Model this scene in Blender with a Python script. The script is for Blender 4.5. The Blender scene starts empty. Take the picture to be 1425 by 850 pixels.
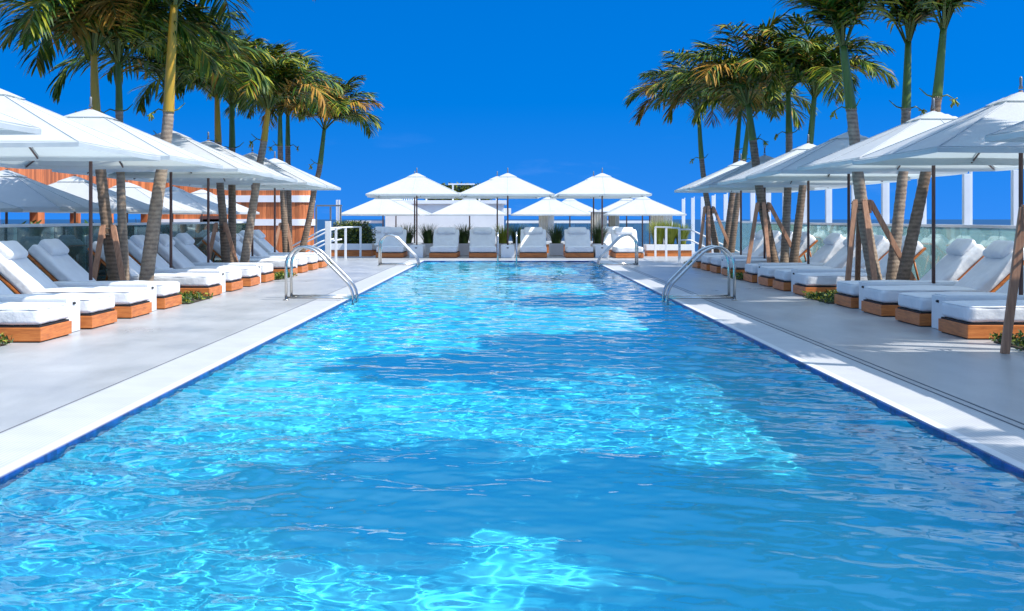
import bpy, bmesh, math, random
import numpy as np
from mathutils import Vector, Matrix, Euler
PI = math.pi
R = math.radians
rnd = random.Random(7)

scene = bpy.context.scene
COL = scene.collection
F = 1720.0          # focal length in photo pixels
VX, VY = 705.0, 304.0
EYE = 1.35
def PX(px, d): return (px - VX) * d / F
def PZ(py, d): return EYE + (VY - py) * d / F

# ------------------------------------------------------------------ materials
def new_mat(name):
    m = bpy.data.materials.new(name); m.use_nodes = True
    nt = m.node_tree
    b = nt.nodes['Principled BSDF']
    return m, nt, b
def N(nt, t, **kw):
    n = nt.nodes.new(t)
    for k, v in kw.items():
        if k in n.inputs: n.inputs[k].default_value = v
        else: setattr(n, k, v)
    return n
def L(nt, a, b): nt.links.new(a, b)
def coords(nt, scale=(1, 1, 1), kind='Object', rot=(0, 0, 0)):
    tc = nt.nodes.new('ShaderNodeTexCoord'); mp = nt.nodes.new('ShaderNodeMapping')
    mp.inputs['Scale'].default_value = scale; mp.inputs['Rotation'].default_value = rot
    L(nt, tc.outputs[kind], mp.inputs['Vector']); return mp.outputs['Vector']
def noise(nt, vec, scale, detail=4, rough=.55):
    n = nt.nodes.new('ShaderNodeTexNoise'); n.inputs['Scale'].default_value = scale
    n.inputs['Detail'].default_value = detail; n.inputs['Roughness'].default_value = rough
    L(nt, vec, n.inputs['Vector']); return n.outputs['Fac']
def ramp(nt, fac, stops):
    r = nt.nodes.new('ShaderNodeValToRGB'); e = r.color_ramp.elements
    while len(e) < len(stops): e.new(.5)
    for i, (p, c) in enumerate(stops):
        e[i].position = p; e[i].color = (*c, 1) if len(c) == 3 else c
    L(nt, fac, r.inputs['Fac']); return r.outputs['Color']
def bump(nt, h, b, strength=.3, dist=.01):
    n = nt.nodes.new('ShaderNodeBump'); n.inputs['Strength'].default_value = strength
    n.inputs['Distance'].default_value = dist
    L(nt, h, n.inputs['Height']); L(nt, n.outputs['Normal'], b.inputs['Normal']); return n
def mixc(nt, fac, a, b, blend='MIX'):
    m = nt.nodes.new('ShaderNodeMix'); m.data_type = 'RGBA'; m.blend_type = blend
    for sock, v in ((m.inputs[0], fac), (m.inputs[6], a), (m.inputs[7], b)):
        if hasattr(v, 'links'): L(nt, v, sock)
        elif isinstance(v, tuple): sock.default_value = (*v, 1)
        else: sock.default_value = v
    return m.outputs[2]
def math_(nt, op, a, b=0.0, c=None):
    m = nt.nodes.new('ShaderNodeMath'); m.operation = op
    for i, v in enumerate((a, b) if c is None else (a, b, c)):
        if hasattr(v, 'links'): L(nt, v, m.inputs[i])
        else: m.inputs[i].default_value = v
    return m.outputs[0]

M = {}
def simple(name, c1, c2=None, rough=.5, nscale=6, metal=0, bstr=0, bscale=60, stretch=(1, 1, 1), spec=.5):
    m, nt, b = new_mat(name)
    v = coords(nt, stretch)
    if c2 is None: c2 = tuple(x * .85 for x in c1)
    L(nt, ramp(nt, noise(nt, v, nscale), [(.3, c2), (.7, c1)]), b.inputs['Base Color'])
    b.inputs['Roughness'].default_value = rough; b.inputs['Metallic'].default_value = metal
    b.inputs['Specular IOR Level'].default_value = spec
    if bstr: bump(nt, noise(nt, v, bscale, 3), b, bstr, .004)
    M[name] = m; return m

simple('white_paint', (.80, .81, .82), (.72, .74, .76), .45, 3)
simple('white_wall', (.78, .79, .80), (.70, .71, .73), .8, 1.5, bstr=.2)
simple('slot_shade', (.012, .012, .014), None, .7)  # near-black standing in for the shade in gaps and slots
simple('pole_wood', (.13, .065, .055), (.08, .04, .035), .45, 8, stretch=(6, 6, .8))
simple('grey_metal', (.24, .25, .25), (.18, .19, .19), .4, 4, metal=.4)
simple('soil', (.06, .04, .025), (.03, .02, .012), .95, 30, bstr=.6)
simple('stake_wood', (.52, .28, .17), (.30, .15, .09), .75, 5, stretch=(8, 8, .7), bstr=.4)
simple('curtain', (.74, .70, .62), (.55, .49, .40), .9, 3, stretch=(8, 8, .4))
simple('rope', (.10, .09, .08), None, .9)

# cushion fabric
m, nt, b = new_mat('cushion_fabric'); v = coords(nt)
L(nt, ramp(nt, noise(nt, v, 5, 5), [(.3, (.70, .71, .73)), (.7, (.79, .80, .81))]), b.inputs['Base Color'])
b.inputs['Roughness'].default_value = .85; b.inputs['Sheen Weight'].default_value = .15
n1 = noise(nt, v, 9, 3); n2 = noise(nt, v, 260, 2)
bump(nt, math_(nt, 'ADD', n1, math_(nt, 'MULTIPLY', n2, .08)), b, .55, .02)
M['cushion_fabric'] = m

# umbrella canvas: diffuse + a little translucency
m, nt, b = new_mat('canopy_canvas'); v = coords(nt)
b.inputs['Base Color'].default_value = (.80, .81, .82, 1); b.inputs['Roughness'].default_value = .8
L(nt, ramp(nt, noise(nt, v, 2.2, 5), [(.3, (.62, .63, .65)), (.65, (.68, .69, .70))]), b.inputs['Base Color'])
bp = bump(nt, math_(nt, 'ADD', noise(nt, v, 2.5, 3), math_(nt, 'MULTIPLY', noise(nt, v, 180, 2), .03)), b, .5, .05)
tr = nt.nodes.new('ShaderNodeBsdfTranslucent'); tr.inputs['Color'].default_value = (.66, .74, .72, 1)
mx = nt.nodes.new('ShaderNodeMixShader'); mx.inputs[0].default_value = .38
L(nt, b.outputs[0], mx.inputs[1]); L(nt, tr.outputs[0], mx.inputs[2])
L(nt, mx.outputs[0], nt.nodes['Material Output'].inputs['Surface']); M['canopy_canvas'] = m

# timber of the lounger bases (grain along local x)
def timber(name, c1, c2, c3, stretch, rough=.5, board=None):
    m, nt, b = new_mat(name); v = coords(nt, stretch)
    info = nt.nodes.new('ShaderNodeObjectInfo')
    va = nt.nodes.new('ShaderNodeVectorMath'); va.operation = 'ADD'; L(nt, v, va.inputs[0])
    sc = nt.nodes.new('ShaderNodeVectorMath'); sc.operation = 'SCALE'; sc.inputs[0].default_value = (37, 11, 23)
    L(nt, info.outputs['Random'], sc.inputs['Scale']); L(nt, sc.outputs[0], va.inputs[1]); v2 = va.outputs[0]
    g = noise(nt, v2, 3.0, 6, .65)
    c = ramp(nt, g, [(.28, c3), (.5, c2), (.72, c1)])
    kn = nt.nodes.new('ShaderNodeTexVoronoi'); kn.inputs['Scale'].default_value = 1.3
    L(nt, v2, kn.inputs['Vector'])
    c = mixc(nt, ramp(nt, kn.outputs['Distance'], [(.03, (.8,) * 3), (.09, (0,) * 3)]), c, tuple(x * .4 for x in c3))
    if board:
        tc = nt.nodes.new('ShaderNodeTexCoord'); sx = nt.nodes.new('ShaderNodeSeparateXYZ'); L(nt, tc.outputs['Object'], sx.inputs[0])
        s = math_(nt, 'ADD', sx.outputs[0], math_(nt, 'MULTIPLY', sx.outputs[1], 1.0))
        q = math_(nt, 'MULTIPLY', s, 1 / board); fl = math_(nt, 'FLOOR', q); fr = math_(nt, 'FRACT', q)
        wn = nt.nodes.new('ShaderNodeTexWhiteNoise'); wn.noise_dimensions = '1D'; L(nt, fl, wn.inputs['W'])
        hs = nt.nodes.new('ShaderNodeHueSaturation'); L(nt, c, hs.inputs['Color'])
        L(nt, math_(nt, 'MULTIPLY_ADD', wn.outputs['Value'], .75, .6), hs.inputs['Value']); c = hs.outputs['Color']
        gap = math_(nt, 'LESS_THAN', fr, .05)
        c = mixc(nt, gap, c, tuple(x * .3 for x in c3))
    L(nt, c, b.inputs['Base Color']); b.inputs['Roughness'].default_value = rough
    bump(nt, g, b, .25, .005); M[name] = m
timber('redwood', (.72, .25, .06), (.58, .175, .04), (.36, .10, .026), (1.2, 1.2, 9), .5)
timber('cedar_boards', (.70, .23, .08), (.56, .165, .05), (.36, .095, .032), (9, 9, .8), .55, board=.16)

# palm bark: rings
def bark(name, c1, c2):
    m, nt, b = new_mat(name); v = coords(nt, (1, 1, 1))
    w = nt.nodes.new('ShaderNodeTexWave'); w.wave_type = 'BANDS'; w.bands_direction = 'Z'
    w.inputs['Scale'].default_value = 4.6; w.inputs['Distortion'].default_value = 3; w.inputs['Detail'].default_value = 3
    w.inputs['Detail Scale'].default_value = 1.5; L(nt, v, w.inputs['Vector'])
    n = noise(nt, v, 9, 6, .7)
    f = math_(nt, 'ADD', math_(nt, 'MULTIPLY', w.outputs['Fac'], .16), math_(nt, 'MULTIPLY', n, .84))
    L(nt, ramp(nt, f, [(.3, c2), (.75, c1)]), b.inputs['Base Color'])
    b.inputs['Roughness'].default_value = .9; bump(nt, f, b, .7, .02); M[name] = m
bark('palm_bark', (.34, .235, .16), (.11, .075, .05))
bark('palm_bark_pale', (.46, .35, .25), (.18, .13, .095))
simple('shaft_green', (.13, .20, .035), (.07, .12, .02), .4, 4, stretch=(3, 3, .5))
simple('shaft_gold', (.66, .34, .02), (.36, .25, .03), .4, 1.6, stretch=(3, 3, .6))
simple('leaf_green', (.055, .125, .008), (.016, .05, .005), .5, 2.5, spec=.25)
simple('leaf_olive', (.30, .29, .010), (.08, .11, .008), .5, 2.5, spec=.25)
simple('leaf_dry', (.46, .24, .03), (.20, .10, .02), .6, 2.5, spec=.2)
simple('rachis', (.18, .20, .04), (.10, .12, .025), .5, 3)
simple('grass_blade', (.06, .11, .02), (.025, .055, .012), .5, 6)
simple('grass_gold', (.34, .36, .03), (.14, .20, .02), .5, 3)
simple('hedge_leaf', (.05, .085, .02), (.018, .04, .010), .5, 3)
simple('yellow_leaf', (.45, .38, .03), (.14, .22, .02), .5, 9)

# brushed steel
m, nt, b = new_mat('steel'); b.inputs['Metallic'].default_value = 1; b.inputs['Roughness'].default_value = .22
v = coords(nt); L(nt, ramp(nt, noise(nt, v, 5), [(.3, (.50, .48, .45)), (.7, (.68, .66, .63))]), b.inputs['Base Color']); M['steel'] = m

# glass panels
m, nt, b = new_mat('rail_glass')
out = nt.nodes['Material Output']
tp = nt.nodes.new('ShaderNodeBsdfTransparent'); tp.inputs['Color'].default_value = (.70, .87, .83, 1)
gl = nt.nodes.new('ShaderNodeBsdfGlossy'); gl.inputs['Roughness'].default_value = .03; gl.inputs['Color'].default_value = (.85, 1, .97, 1)
df = nt.nodes.new('ShaderNodeBsdfDiffuse'); df.inputs['Color'].default_value = (.45, .62, .60, 1)
fr = nt.nodes.new('ShaderNodeFresnel'); fr.inputs['IOR'].default_value = 1.6
mx = nt.nodes.new('ShaderNodeMixShader'); L(nt, math_(nt, 'ADD', fr.outputs[0], .06), mx.inputs[0])
L(nt, tp.outputs[0], mx.inputs[1]); L(nt, gl.outputs[0], mx.inputs[2])
mx2 = nt.nodes.new('ShaderNodeMixShader'); mx2.inputs[0].default_value = .10
L(nt, mx.outputs[0], mx2.inputs[1]); L(nt, df.outputs[0], mx2.inputs[2])
L(nt, mx2.outputs[0], out.inputs['Surface']); M['rail_glass'] = m
m2 = m.copy(); m2.name = 'rail_glass_milky'; n2 = m2.node_tree.nodes  # paler variant with a stronger diffuse and translucent mix
for q in n2:
    if q.type == 'MIX_SHADER' and not q.inputs[0].is_linked:
        q.inputs[0].default_value = .24
        tl = n2.new('ShaderNodeBsdfTranslucent'); tl.inputs['Color'].default_value = (.72, .86, .84, 1)
        q2 = n2.new('ShaderNodeMixShader'); q2.inputs[0].default_value = .6
        dfn = [z for z in n2 if z.type == 'BSDF_DIFFUSE'][0]; dfn.inputs['Color'].default_value = (.65, .80, .78, 1)
        m2.node_tree.links.new(dfn.outputs[0], q2.inputs[1]); m2.node_tree.links.new(tl.outputs[0], q2.inputs[2])
        m2.node_tree.links.new(q2.outputs[0], q.inputs[2]); break
M['rail_glass_milky'] = m2
m3 = m.copy(); m3.name = 'rail_glass_clear'
for q in m3.node_tree.nodes:
    if q.type == 'MIX_SHADER' and not q.inputs[0].is_linked: q.inputs[0].default_value = .02
    if q.type == 'BSDF_TRANSPARENT': q.inputs['Color'].default_value = (.82, .93, .92, 1)
M['rail_glass_clear'] = m3

# deck concrete
m, nt, b = new_mat('deck_concrete'); v = coords(nt)
n1 = noise(nt, v, .55, 6, .6); n2 = noise(nt, coords(nt, (1, .25, 1)), 3, 5, .6); n3 = noise(nt, v, 40, 4)
f = math_(nt, 'ADD', math_(nt, 'MULTIPLY', n1, .5), math_(nt, 'ADD', math_(nt, 'MULTIPLY', n2, .35), math_(nt, 'MULTIPLY', n3, .15)))
c = ramp(nt, f, [(.36, (.265, .275, .285)), (.5, (.345, .35, .36)), (.64, (.42, .42, .425))])
tc = nt.nodes.new('ShaderNodeTexCoord'); sx = nt.nodes.new('ShaderNodeSeparateXYZ'); L(nt, tc.outputs['Object'], sx.inputs[0])
j = math_(nt, 'LESS_THAN', math_(nt, 'FRACT', math_(nt, 'MULTIPLY', math_(nt, 'ADD', sx.outputs[1], .55), 1 / 3.8)), .0022)
c = mixc(nt, math_(nt, 'MULTIPLY', j, .45), c, (.16, .16, .17))
L(nt, c, b.inputs['Base Color'])
L(nt, math_(nt, 'MULTIPLY_ADD', n1, .5, .10), b.inputs['Roughness']); b.inputs['Specular IOR Level'].default_value = .4
bump(nt, n3, b, .12, .003); M['deck_concrete'] = m

# coping with fine slots
m, nt, b = new_mat('coping_slats')
tc = nt.nodes.new('ShaderNodeTexCoord'); sx = nt.nodes.new('ShaderNodeSeparateXYZ'); L(nt, tc.outputs['Object'], sx.inputs[0])
s = math_(nt, 'FRACT', math_(nt, 'MULTIPLY', sx.outputs[0], 1 / .029)); sl = math_(nt, 'LESS_THAN', s, .30)
s2 = math_(nt, 'LESS_THAN', math_(nt, 'FRACT', math_(nt, 'MULTIPLY', sx.outputs[1], 1 / .62)), .006)
k = math_(nt, 'MAXIMUM', sl, s2)
nz = ramp(nt, noise(nt, tc.outputs['Object'], 3, 5), [(.3, (.44, .44, .45)), (.7, (.51, .51, .51))])
L(nt, mixc(nt, math_(nt, 'MULTIPLY', k, .6), nz, (.34, .35, .38)), b.inputs['Base Color'])
b.inputs['Roughness'].default_value = .5; bump(nt, math_(nt, 'SUBTRACT', 1.0, k), b, .6, .004); M['coping_slats'] = m
simple('coping_smooth', (.63, .63, .64), (.57, .57, .58), .5, 3)
simple('joint_line', (.16, .17, .19), None, .8)

# mosaic tile, used for the rim band and for the basin
def tile(name, c1, c2, size, grout):
    m, nt, b = new_mat(name); tc = nt.nodes.new('ShaderNodeTexCoord')
    sn = nt.nodes.new('ShaderNodeVectorMath'); sn.operation = 'SNAP'; L(nt, tc.outputs['Object'], sn.inputs[0]); sn.inputs[1].default_value = (size,) * 3
    wn = nt.nodes.new('ShaderNodeTexWhiteNoise'); L(nt, sn.outputs[0], wn.inputs['Vector'])
    c = ramp(nt, wn.outputs['Value'], [(0, c1), (1, c2)])
    sx = nt.nodes.new('ShaderNodeSeparateXYZ'); L(nt, tc.outputs['Object'], sx.inputs[0])
    g = None
    for i in range(3):
        a = math_(nt, 'LESS_THAN', math_(nt, 'FRACT', math_(nt, 'MULTIPLY', math_(nt, 'ADD', sx.outputs[i], .0031), 1 / size)), .09)
        g = a if g is None or i == 2 and False else math_(nt, 'MAXIMUM', g, a)
    if grout: c = mixc(nt, math_(nt, 'MULTIPLY', g, .4), c, grout)
    L(nt, c, b.inputs['Base Color']); b.inputs['Roughness'].default_value = .35; M[name] = m
tile('cobalt_tile', (.004, .02, .14), (.012, .07, .32), .05, (.02, .05, .16))
m, nt, b = new_mat('basin_plaster'); v = coords(nt)
L(nt, ramp(nt, noise(nt, v, .5, 4), [(.3, (.04, .69, .97)), (.7, (.08, .76, .99))]), b.inputs['Base Color'])
b.inputs['Roughness'].default_value = .7; M['basin_plaster'] = m

# pool water
m, nt, b = new_mat('pool_water'); nt.nodes.remove(b)
out = nt.nodes['Material Output']
rf = nt.nodes.new('ShaderNodeBsdfRefraction'); rf.inputs['IOR'].default_value = 1.33; rf.inputs['Roughness'].default_value = 0
rf.inputs['Color'].default_value = (.98, 1, 1, 1)
gs = nt.nodes.new('ShaderNodeBsdfGlossy'); gs.inputs['Roughness'].default_value = .02
fr = nt.nodes.new('ShaderNodeFresnel'); fr.inputs['IOR'].default_value = 1.33
mx = nt.nodes.new('ShaderNodeMixShader'); L(nt, fr.outputs[0], mx.inputs[0]); L(nt, rf.outputs[0], mx.inputs[1]); L(nt, gs.outputs[0], mx.inputs[2])
L(nt, mx.outputs[0], out.inputs['Surface']); M['pool_water'] = m

# sea
m, nt, b = new_mat('sea_water'); v = coords(nt, (1, 1, 1))
L(nt, ramp(nt, noise(nt, v, .004, 4), [(.3, (.001, .035, .10)), (.7, (.002, .05, .13))]), b.inputs['Base Color'])
b.inputs['Roughness'].default_value = .45; b.inputs['Specular IOR Level'].default_value = .25
bump(nt, noise(nt, v, .3, 6), b, .5, 1.0); M['sea_water'] = m

# ------------------------------------------------------------------ mesh helpers
class MB:
    def __init__(s): s.bm = bmesh.new(); s.mi = 0
    def _merge(s, b2, mat=None, smooth=False):
        if mat is not None: b2.transform(mat)
        for f in b2.faces: f.material_index = s.mi; f.smooth = smooth
        me = bpy.data.meshes.new('tmp'); b2.to_mesh(me); b2.free(); s.bm.from_mesh(me); bpy.data.meshes.remove(me)
    def box(s, c, size, bev=0, mat=None, seg=2):
        b2 = bmesh.new(); bmesh.ops.create_cube(b2, size=1)
        bmesh.ops.scale(b2, vec=size, verts=b2.verts)
        if bev: bmesh.ops.bevel(b2, geom=b2.edges[:], offset=bev, segments=seg, affect='EDGES', profile=.6)
        T = Matrix.Translation(c)
        if mat is not None: T = T @ mat
        s._merge(b2, T, False); return s
    def cushion(s, size, r, dome=.0, mat=None, n=14, seed=0, wr=.004):
        hx, hy, hz = [q / 2 for q in size]; r = min(r, hx, hy, hz)
        vs = {}; b2 = bmesh.new()
        rr = random.Random(seed); ph = [rr.uniform(0, 6) for _ in range(6)]
        def g(i): return math.sin((i / n - .5) * PI) * .35 + (2 * i / n - 1) * .65
        def vert(ax, sg, i, j):
            u, w = g(i), g(j); p = [0, 0, 0]; p[ax] = sg; p[(ax + 1) % 3] = u; p[(ax + 2) % 3] = w
            key = tuple(round(q, 4) for q in p)
            if key in vs: return vs[key]
            q = Vector((p[0] * hx, p[1] * hy, p[2] * hz))
            c = Vector((max(-hx + r, min(hx - r, q.x)), max(-hy + r, min(hy - r, q.y)), max(-hz + r, min(hz - r, q.z))))
            o = q - c; o = c + o.normalized() * r if o.length > 1e-6 else q
            k = (1 - min(1, (o.x / hx) ** 2)) * (1 - min(1, (o.y / hy) ** 2))
            if o.z > 0: o.z += dome * k
            o.x += wr * math.sin(o.y * 17 + ph[0]) ; o.y += wr * math.sin(o.x * 13 + ph[1]); o.z += wr * math.sin(o.x * 9 + o.y * 11 + ph[2]) * k
            vs[key] = b2.verts.new(o); return vs[key]
        for ax in range(3):
            for sg in (-1, 1):
                for i in range(n):
                    for j in range(n):
                        q = [vert(ax, sg, i, j), vert(ax, sg, i + 1, j), vert(ax, sg, i + 1, j + 1), vert(ax, sg, i, j + 1)]
                        if sg < 0: q.reverse()
                        try: b2.faces.new(q)
                        except ValueError: pass
        s._merge(b2, mat, True); return s
    def tube(s, pts, rad, n=10, cap=True, smooth=True):
        pts = [Vector(p) for p in pts]
        if not hasattr(rad, '__len__'): rad = [rad] * len(pts)
        b2 = bmesh.new(); rings = []; up = Vector((0, 0, 1)); prev = None
        for i, p in enumerate(pts):
            t = (pts[min(i + 1, len(pts) - 1)] - pts[max(i - 1, 0)]).normalized()
            if prev is None:
                a = t.cross(up)
                if a.length < .05: a = t.cross(Vector((0, 1, 0)))
            else: a = prev - t * prev.dot(t)
            a.normalize(); prev = a; c = t.cross(a)
            rings.append([b2.verts.new(p + (a * math.cos(2 * PI * k / n) + c * math.sin(2 * PI * k / n)) * rad[i]) for k in range(n)])
        for r0, r1 in zip(rings, rings[1:]):
            for k in range(n): b2.faces.new((r0[k], r1[k], r1[(k + 1) % n], r0[(k + 1) % n]))
        if cap:
            b2.faces.new(rings[0]); b2.faces.new(rings[-1][::-1])
        bmesh.ops.recalc_face_normals(b2, faces=b2.faces)
        s._merge(b2, None, smooth)
        return s
    def poly(s, verts, faces, smooth=False):
        b2 = bmesh.new(); vv = [b2.verts.new(v) for v in verts]
        for f in faces:
            try: b2.faces.new([vv[i] for i in f])
            except ValueError: pass
        s._merge(b2, None, smooth); return s
    def build(s, name, mats, parent=None):
        me = bpy.data.meshes.new(name); s.bm.to_mesh(me); s.bm.free()
        for m_ in (mats if isinstance(mats, (list, tuple)) else [mats]): me.materials.append(M[m_])
        o = bpy.data.objects.new(name, me); COL.objects.link(o)
        if parent is not None: o.parent = parent
        return o
def tag(o, label=None, cat=None, group=None, kind=None):
    if label: o['label'] = label
    if cat: o['category'] = cat
    if group: o['group'] = group
    if kind: o['kind'] = kind
    return o
def empty(name, loc=(0, 0, 0), rz=0, label=None, cat=None, group=None):
    o = bpy.data.objects.new(name, None); COL.objects.link(o); o.empty_display_size = .2
    o.location = loc; o.rotation_euler = (0, 0, rz); return tag(o, label, cat, group)
def copy_tree(o, parent=None):
    c = o.copy(); COL.objects.link(c)
    if parent is not None: c.parent = parent
    for ch in [x for x in KIDS.get(o.name, [])]: copy_tree(ch, c)
    return c
KIDS = {}
def register(o):
    ks = [x for x in COL.objects if x.parent == o]; KIDS[o.name] = ks
    for k in ks: register(k)
ORD = ['', 'first', 'second', 'third', 'fourth', 'fifth', 'sixth', 'seventh', 'eighth', 'ninth', 'tenth', 'eleventh', 'twelfth', 'thirteenth', 'fourteenth', 'fifteenth', 'sixteenth', 'seventeenth', 'eighteenth', 'nineteenth', 'twentieth']
class Proto:
    def __init__(s, o): s.o = o; s.used = False; register(o)
    def place(s, loc, rz=0, label=None, group=None, scale=None):
        o = s.o if not s.used else copy_tree(s.o)
        s.used = True; o.location = loc; o.rotation_euler = (0, 0, rz)
        if scale: o.scale = scale
        tag(o, label, None, group); return o

# ------------------------------------------------------------------ setting
XL, XR = -2.65, 2.77          # pool edges
Y0, Y1 = 1.2, 39.7            # pool ends
WZ = -.026; FLOORZ = -1.25
DECKX = 7.7
b = MB()   # deck with a hole for the basin, one solid rim of slabs butted together
T = .35
SIN = 0.52  # coping strip
b.box(((-DECKX + XL - SIN) / 2, 24, -T / 2), (DECKX + XL - SIN, 56, T))
b.box(((DECKX + XR + SIN) / 2, 24, -T / 2), (DECKX - XR - SIN, 56, T))
b.box(((XL + XR) / 2, (Y1 + .22 + 52) / 2, -T / 2), (XR - XL + 2 * SIN, 52 - Y1 - .22, T))
b.box(((XL + XR) / 2, (-4 + Y0 - SIN) / 2, -T / 2), (XR - XL + 2 * SIN, Y0 - SIN + 4, T))
deck = b.build('pool_deck', 'deck_concrete'); tag(deck, kind='structure')
b = MB()
for xa, xb in ((XL - SIN, XL), (XR, XR + SIN)):
    b.box(((xa + xb) / 2, (Y0 + Y1) / 2, -.098), (xb - xa, Y1 - Y0, .196))
b.mi = 1
b.box(((XL + XR) / 2, Y0 - SIN / 2, -.098), (XR - XL + 2 * SIN, SIN, .196))
b.box(((XL + XR) / 2, Y1 + .11, -.098), (XR - XL + 2 * SIN, .22, .196))
for x in (XL - .035, XR + .035): b.box((x, (Y0 + Y1) / 2, .002), (.07, Y1 - Y0, .004))
cop = b.build('pool_coping', ['coping_slats', 'coping_smooth']); tag(cop, kind='structure')
b = MB()
for x in (XR + SIN + .02, XR + SIN + .10): b.box((x, 24, .002), (.012, 55.9, .005))
for x in (XL - SIN - .02, ): b.box((x, 24, .002), (.008, 55.9, .004))
jl = b.build('deck_joint', 'joint_line'); tag(jl, kind='structure')
# cobalt tile band under the rim
b = MB()
for x, s_ in ((XL, 1), (XR, -1)): b.box((x + s_ * .006, (Y0 + Y1) / 2, -.09), (.012, Y1 - Y0, .172))
b.box(((XL + XR) / 2, Y1 - .006, -.09), (XR - XL - .024, .012, .172)); b.box(((XL + XR) / 2, Y0 + .006, -.09), (XR - XL - .024, .012, .172))
tb = b.build('tile_band', 'cobalt_tile'); tag(tb, kind='structure')
# basin
b = MB()
b.box(((XL + XR) / 2, (Y0 + Y1) / 2, FLOORZ - .1), (XR - XL + .4, Y1 - Y0 + .4, .2))
for x, s_ in ((XL, -1), (XR, 1)): b.box((x + s_ * .1 , (Y0 + Y1) / 2, (FLOORZ - .2) / 2), (.2, Y1 - Y0, -FLOORZ - .2))
for y, s_ in ((Y0, -1), (Y1, 1)): b.box(((XL + XR) / 2, y + s_ * .1, (FLOORZ - .2) / 2), (XR - XL + .4, .2, -FLOORZ - .2))
basin = b.build('pool_basin', 'basin_plaster'); tag(basin, kind='structure')

# water surface: real wave geometry
def water_mesh():
    ys = [Y0 + .01]
    while ys[-1] < Y1 - .012:
        d = ys[-1]; ys.append(d + (.019 if d < 8 else min(.019 + (d - 8) * .003, .085)))
    ys[-1] = Y1 - .012; ys = np.array(ys)
    xs = np.linspace(XL + .012, XR - .012, 340)
    X, Y = np.meshgrid(xs, ys)
    Z = np.zeros_like(X); rg = np.random.RandomState(3)
    amp_env = .75 + .35 * np.sin(X * .9 + .6 * np.sin(Y * .5)) * np.sin(Y * .55 + 1.3)
    rowsp = np.gradient(ys)[:, None]
    for i in range(150):
        lam = .085 * (12 ** (rg.rand() ** 1.45)); k = 2 * PI / lam
        th = rg.normal(PI / 2 - .15, .6) if i % 4 else rg.uniform(0, 2 * PI)
        slope = .0112 * (lam / .3) ** .12
        a = slope / k
        kx, ky = k * math.cos(th), k * math.sin(th)
        att = np.clip((lam / rowsp - 2.2) / 2.0, 0, 1)
        Z += att * a * np.sin(kx * X + ky * Y + rg.uniform(0, 2 * PI) + .9 * np.sin(.7 * X + .5 * Y + i))
    Z = Z * amp_env + WZ
    nx, ny = len(xs), len(ys)
    co = np.stack([X, Y, Z], -1).reshape(-1, 3).astype(np.float32)
    me = bpy.data.meshes.new('pool_water')
    idx = np.arange(nx * ny).reshape(ny, nx)
    q = np.stack([idx[:-1, :-1], idx[:-1, 1:], idx[1:, 1:], idx[1:, :-1]], -1).reshape(-1, 4).astype(np.int32)
    me.vertices.add(len(co)); me.vertices.foreach_set('co', co.ravel())
    me.loops.add(q.size); me.loops.foreach_set('vertex_index', q.ravel())
    me.polygons.add(len(q)); me.polygons.foreach_set('loop_start', np.arange(0, q.size, 4, dtype=np.int32))
    me.polygons.foreach_set('loop_total', np.full(len(q), 4, dtype=np.int32))
    me.polygons.foreach_set('use_smooth', np.ones(len(q), dtype=bool))
    me.update(); me.validate(); me.materials.append(M['pool_water'])
    o = bpy.data.objects.new('pool_water', me); COL.objects.link(o); return o
water = water_mesh(); tag(water, kind='structure')
for o, a in ((water, 'is_caustics_caster'), (basin, 'is_caustics_receiver'), (tb, 'is_caustics_receiver')):
    try: setattr(o.cycles, a, True)
    except Exception as e: print('CAUSTICS', e)

LOW = -.65
b = MB()
b.box((-14.9, 30, LOW - .48), (14.3, 72, .96)); b.box((9.6, 30, LOW - .48), (3.7, 72, .96)); b.box((0, 59.1, LOW - .48), (15.4, 14, .96))
lt = b.build('lower_terrace', 'deck_concrete'); tag(lt, kind='structure')
b = MB()   # the building's body under the terraces
b.box((-5.3, 30, -17.26), (33.4, 71.6, 31.3))
hb = b.build('building_base', 'white_wall'); tag(hb, kind='structure')
b = MB(); s_ = 30000
b.poly([(-s_, -s_, -32), (s_, -s_, -32), (s_, s_ * 1.5, -32), (-s_, s_ * 1.5, -32)], [(0, 1, 2, 3)])
sea = b.build('sea', 'sea_water'); tag(sea, kind='structure')

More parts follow.
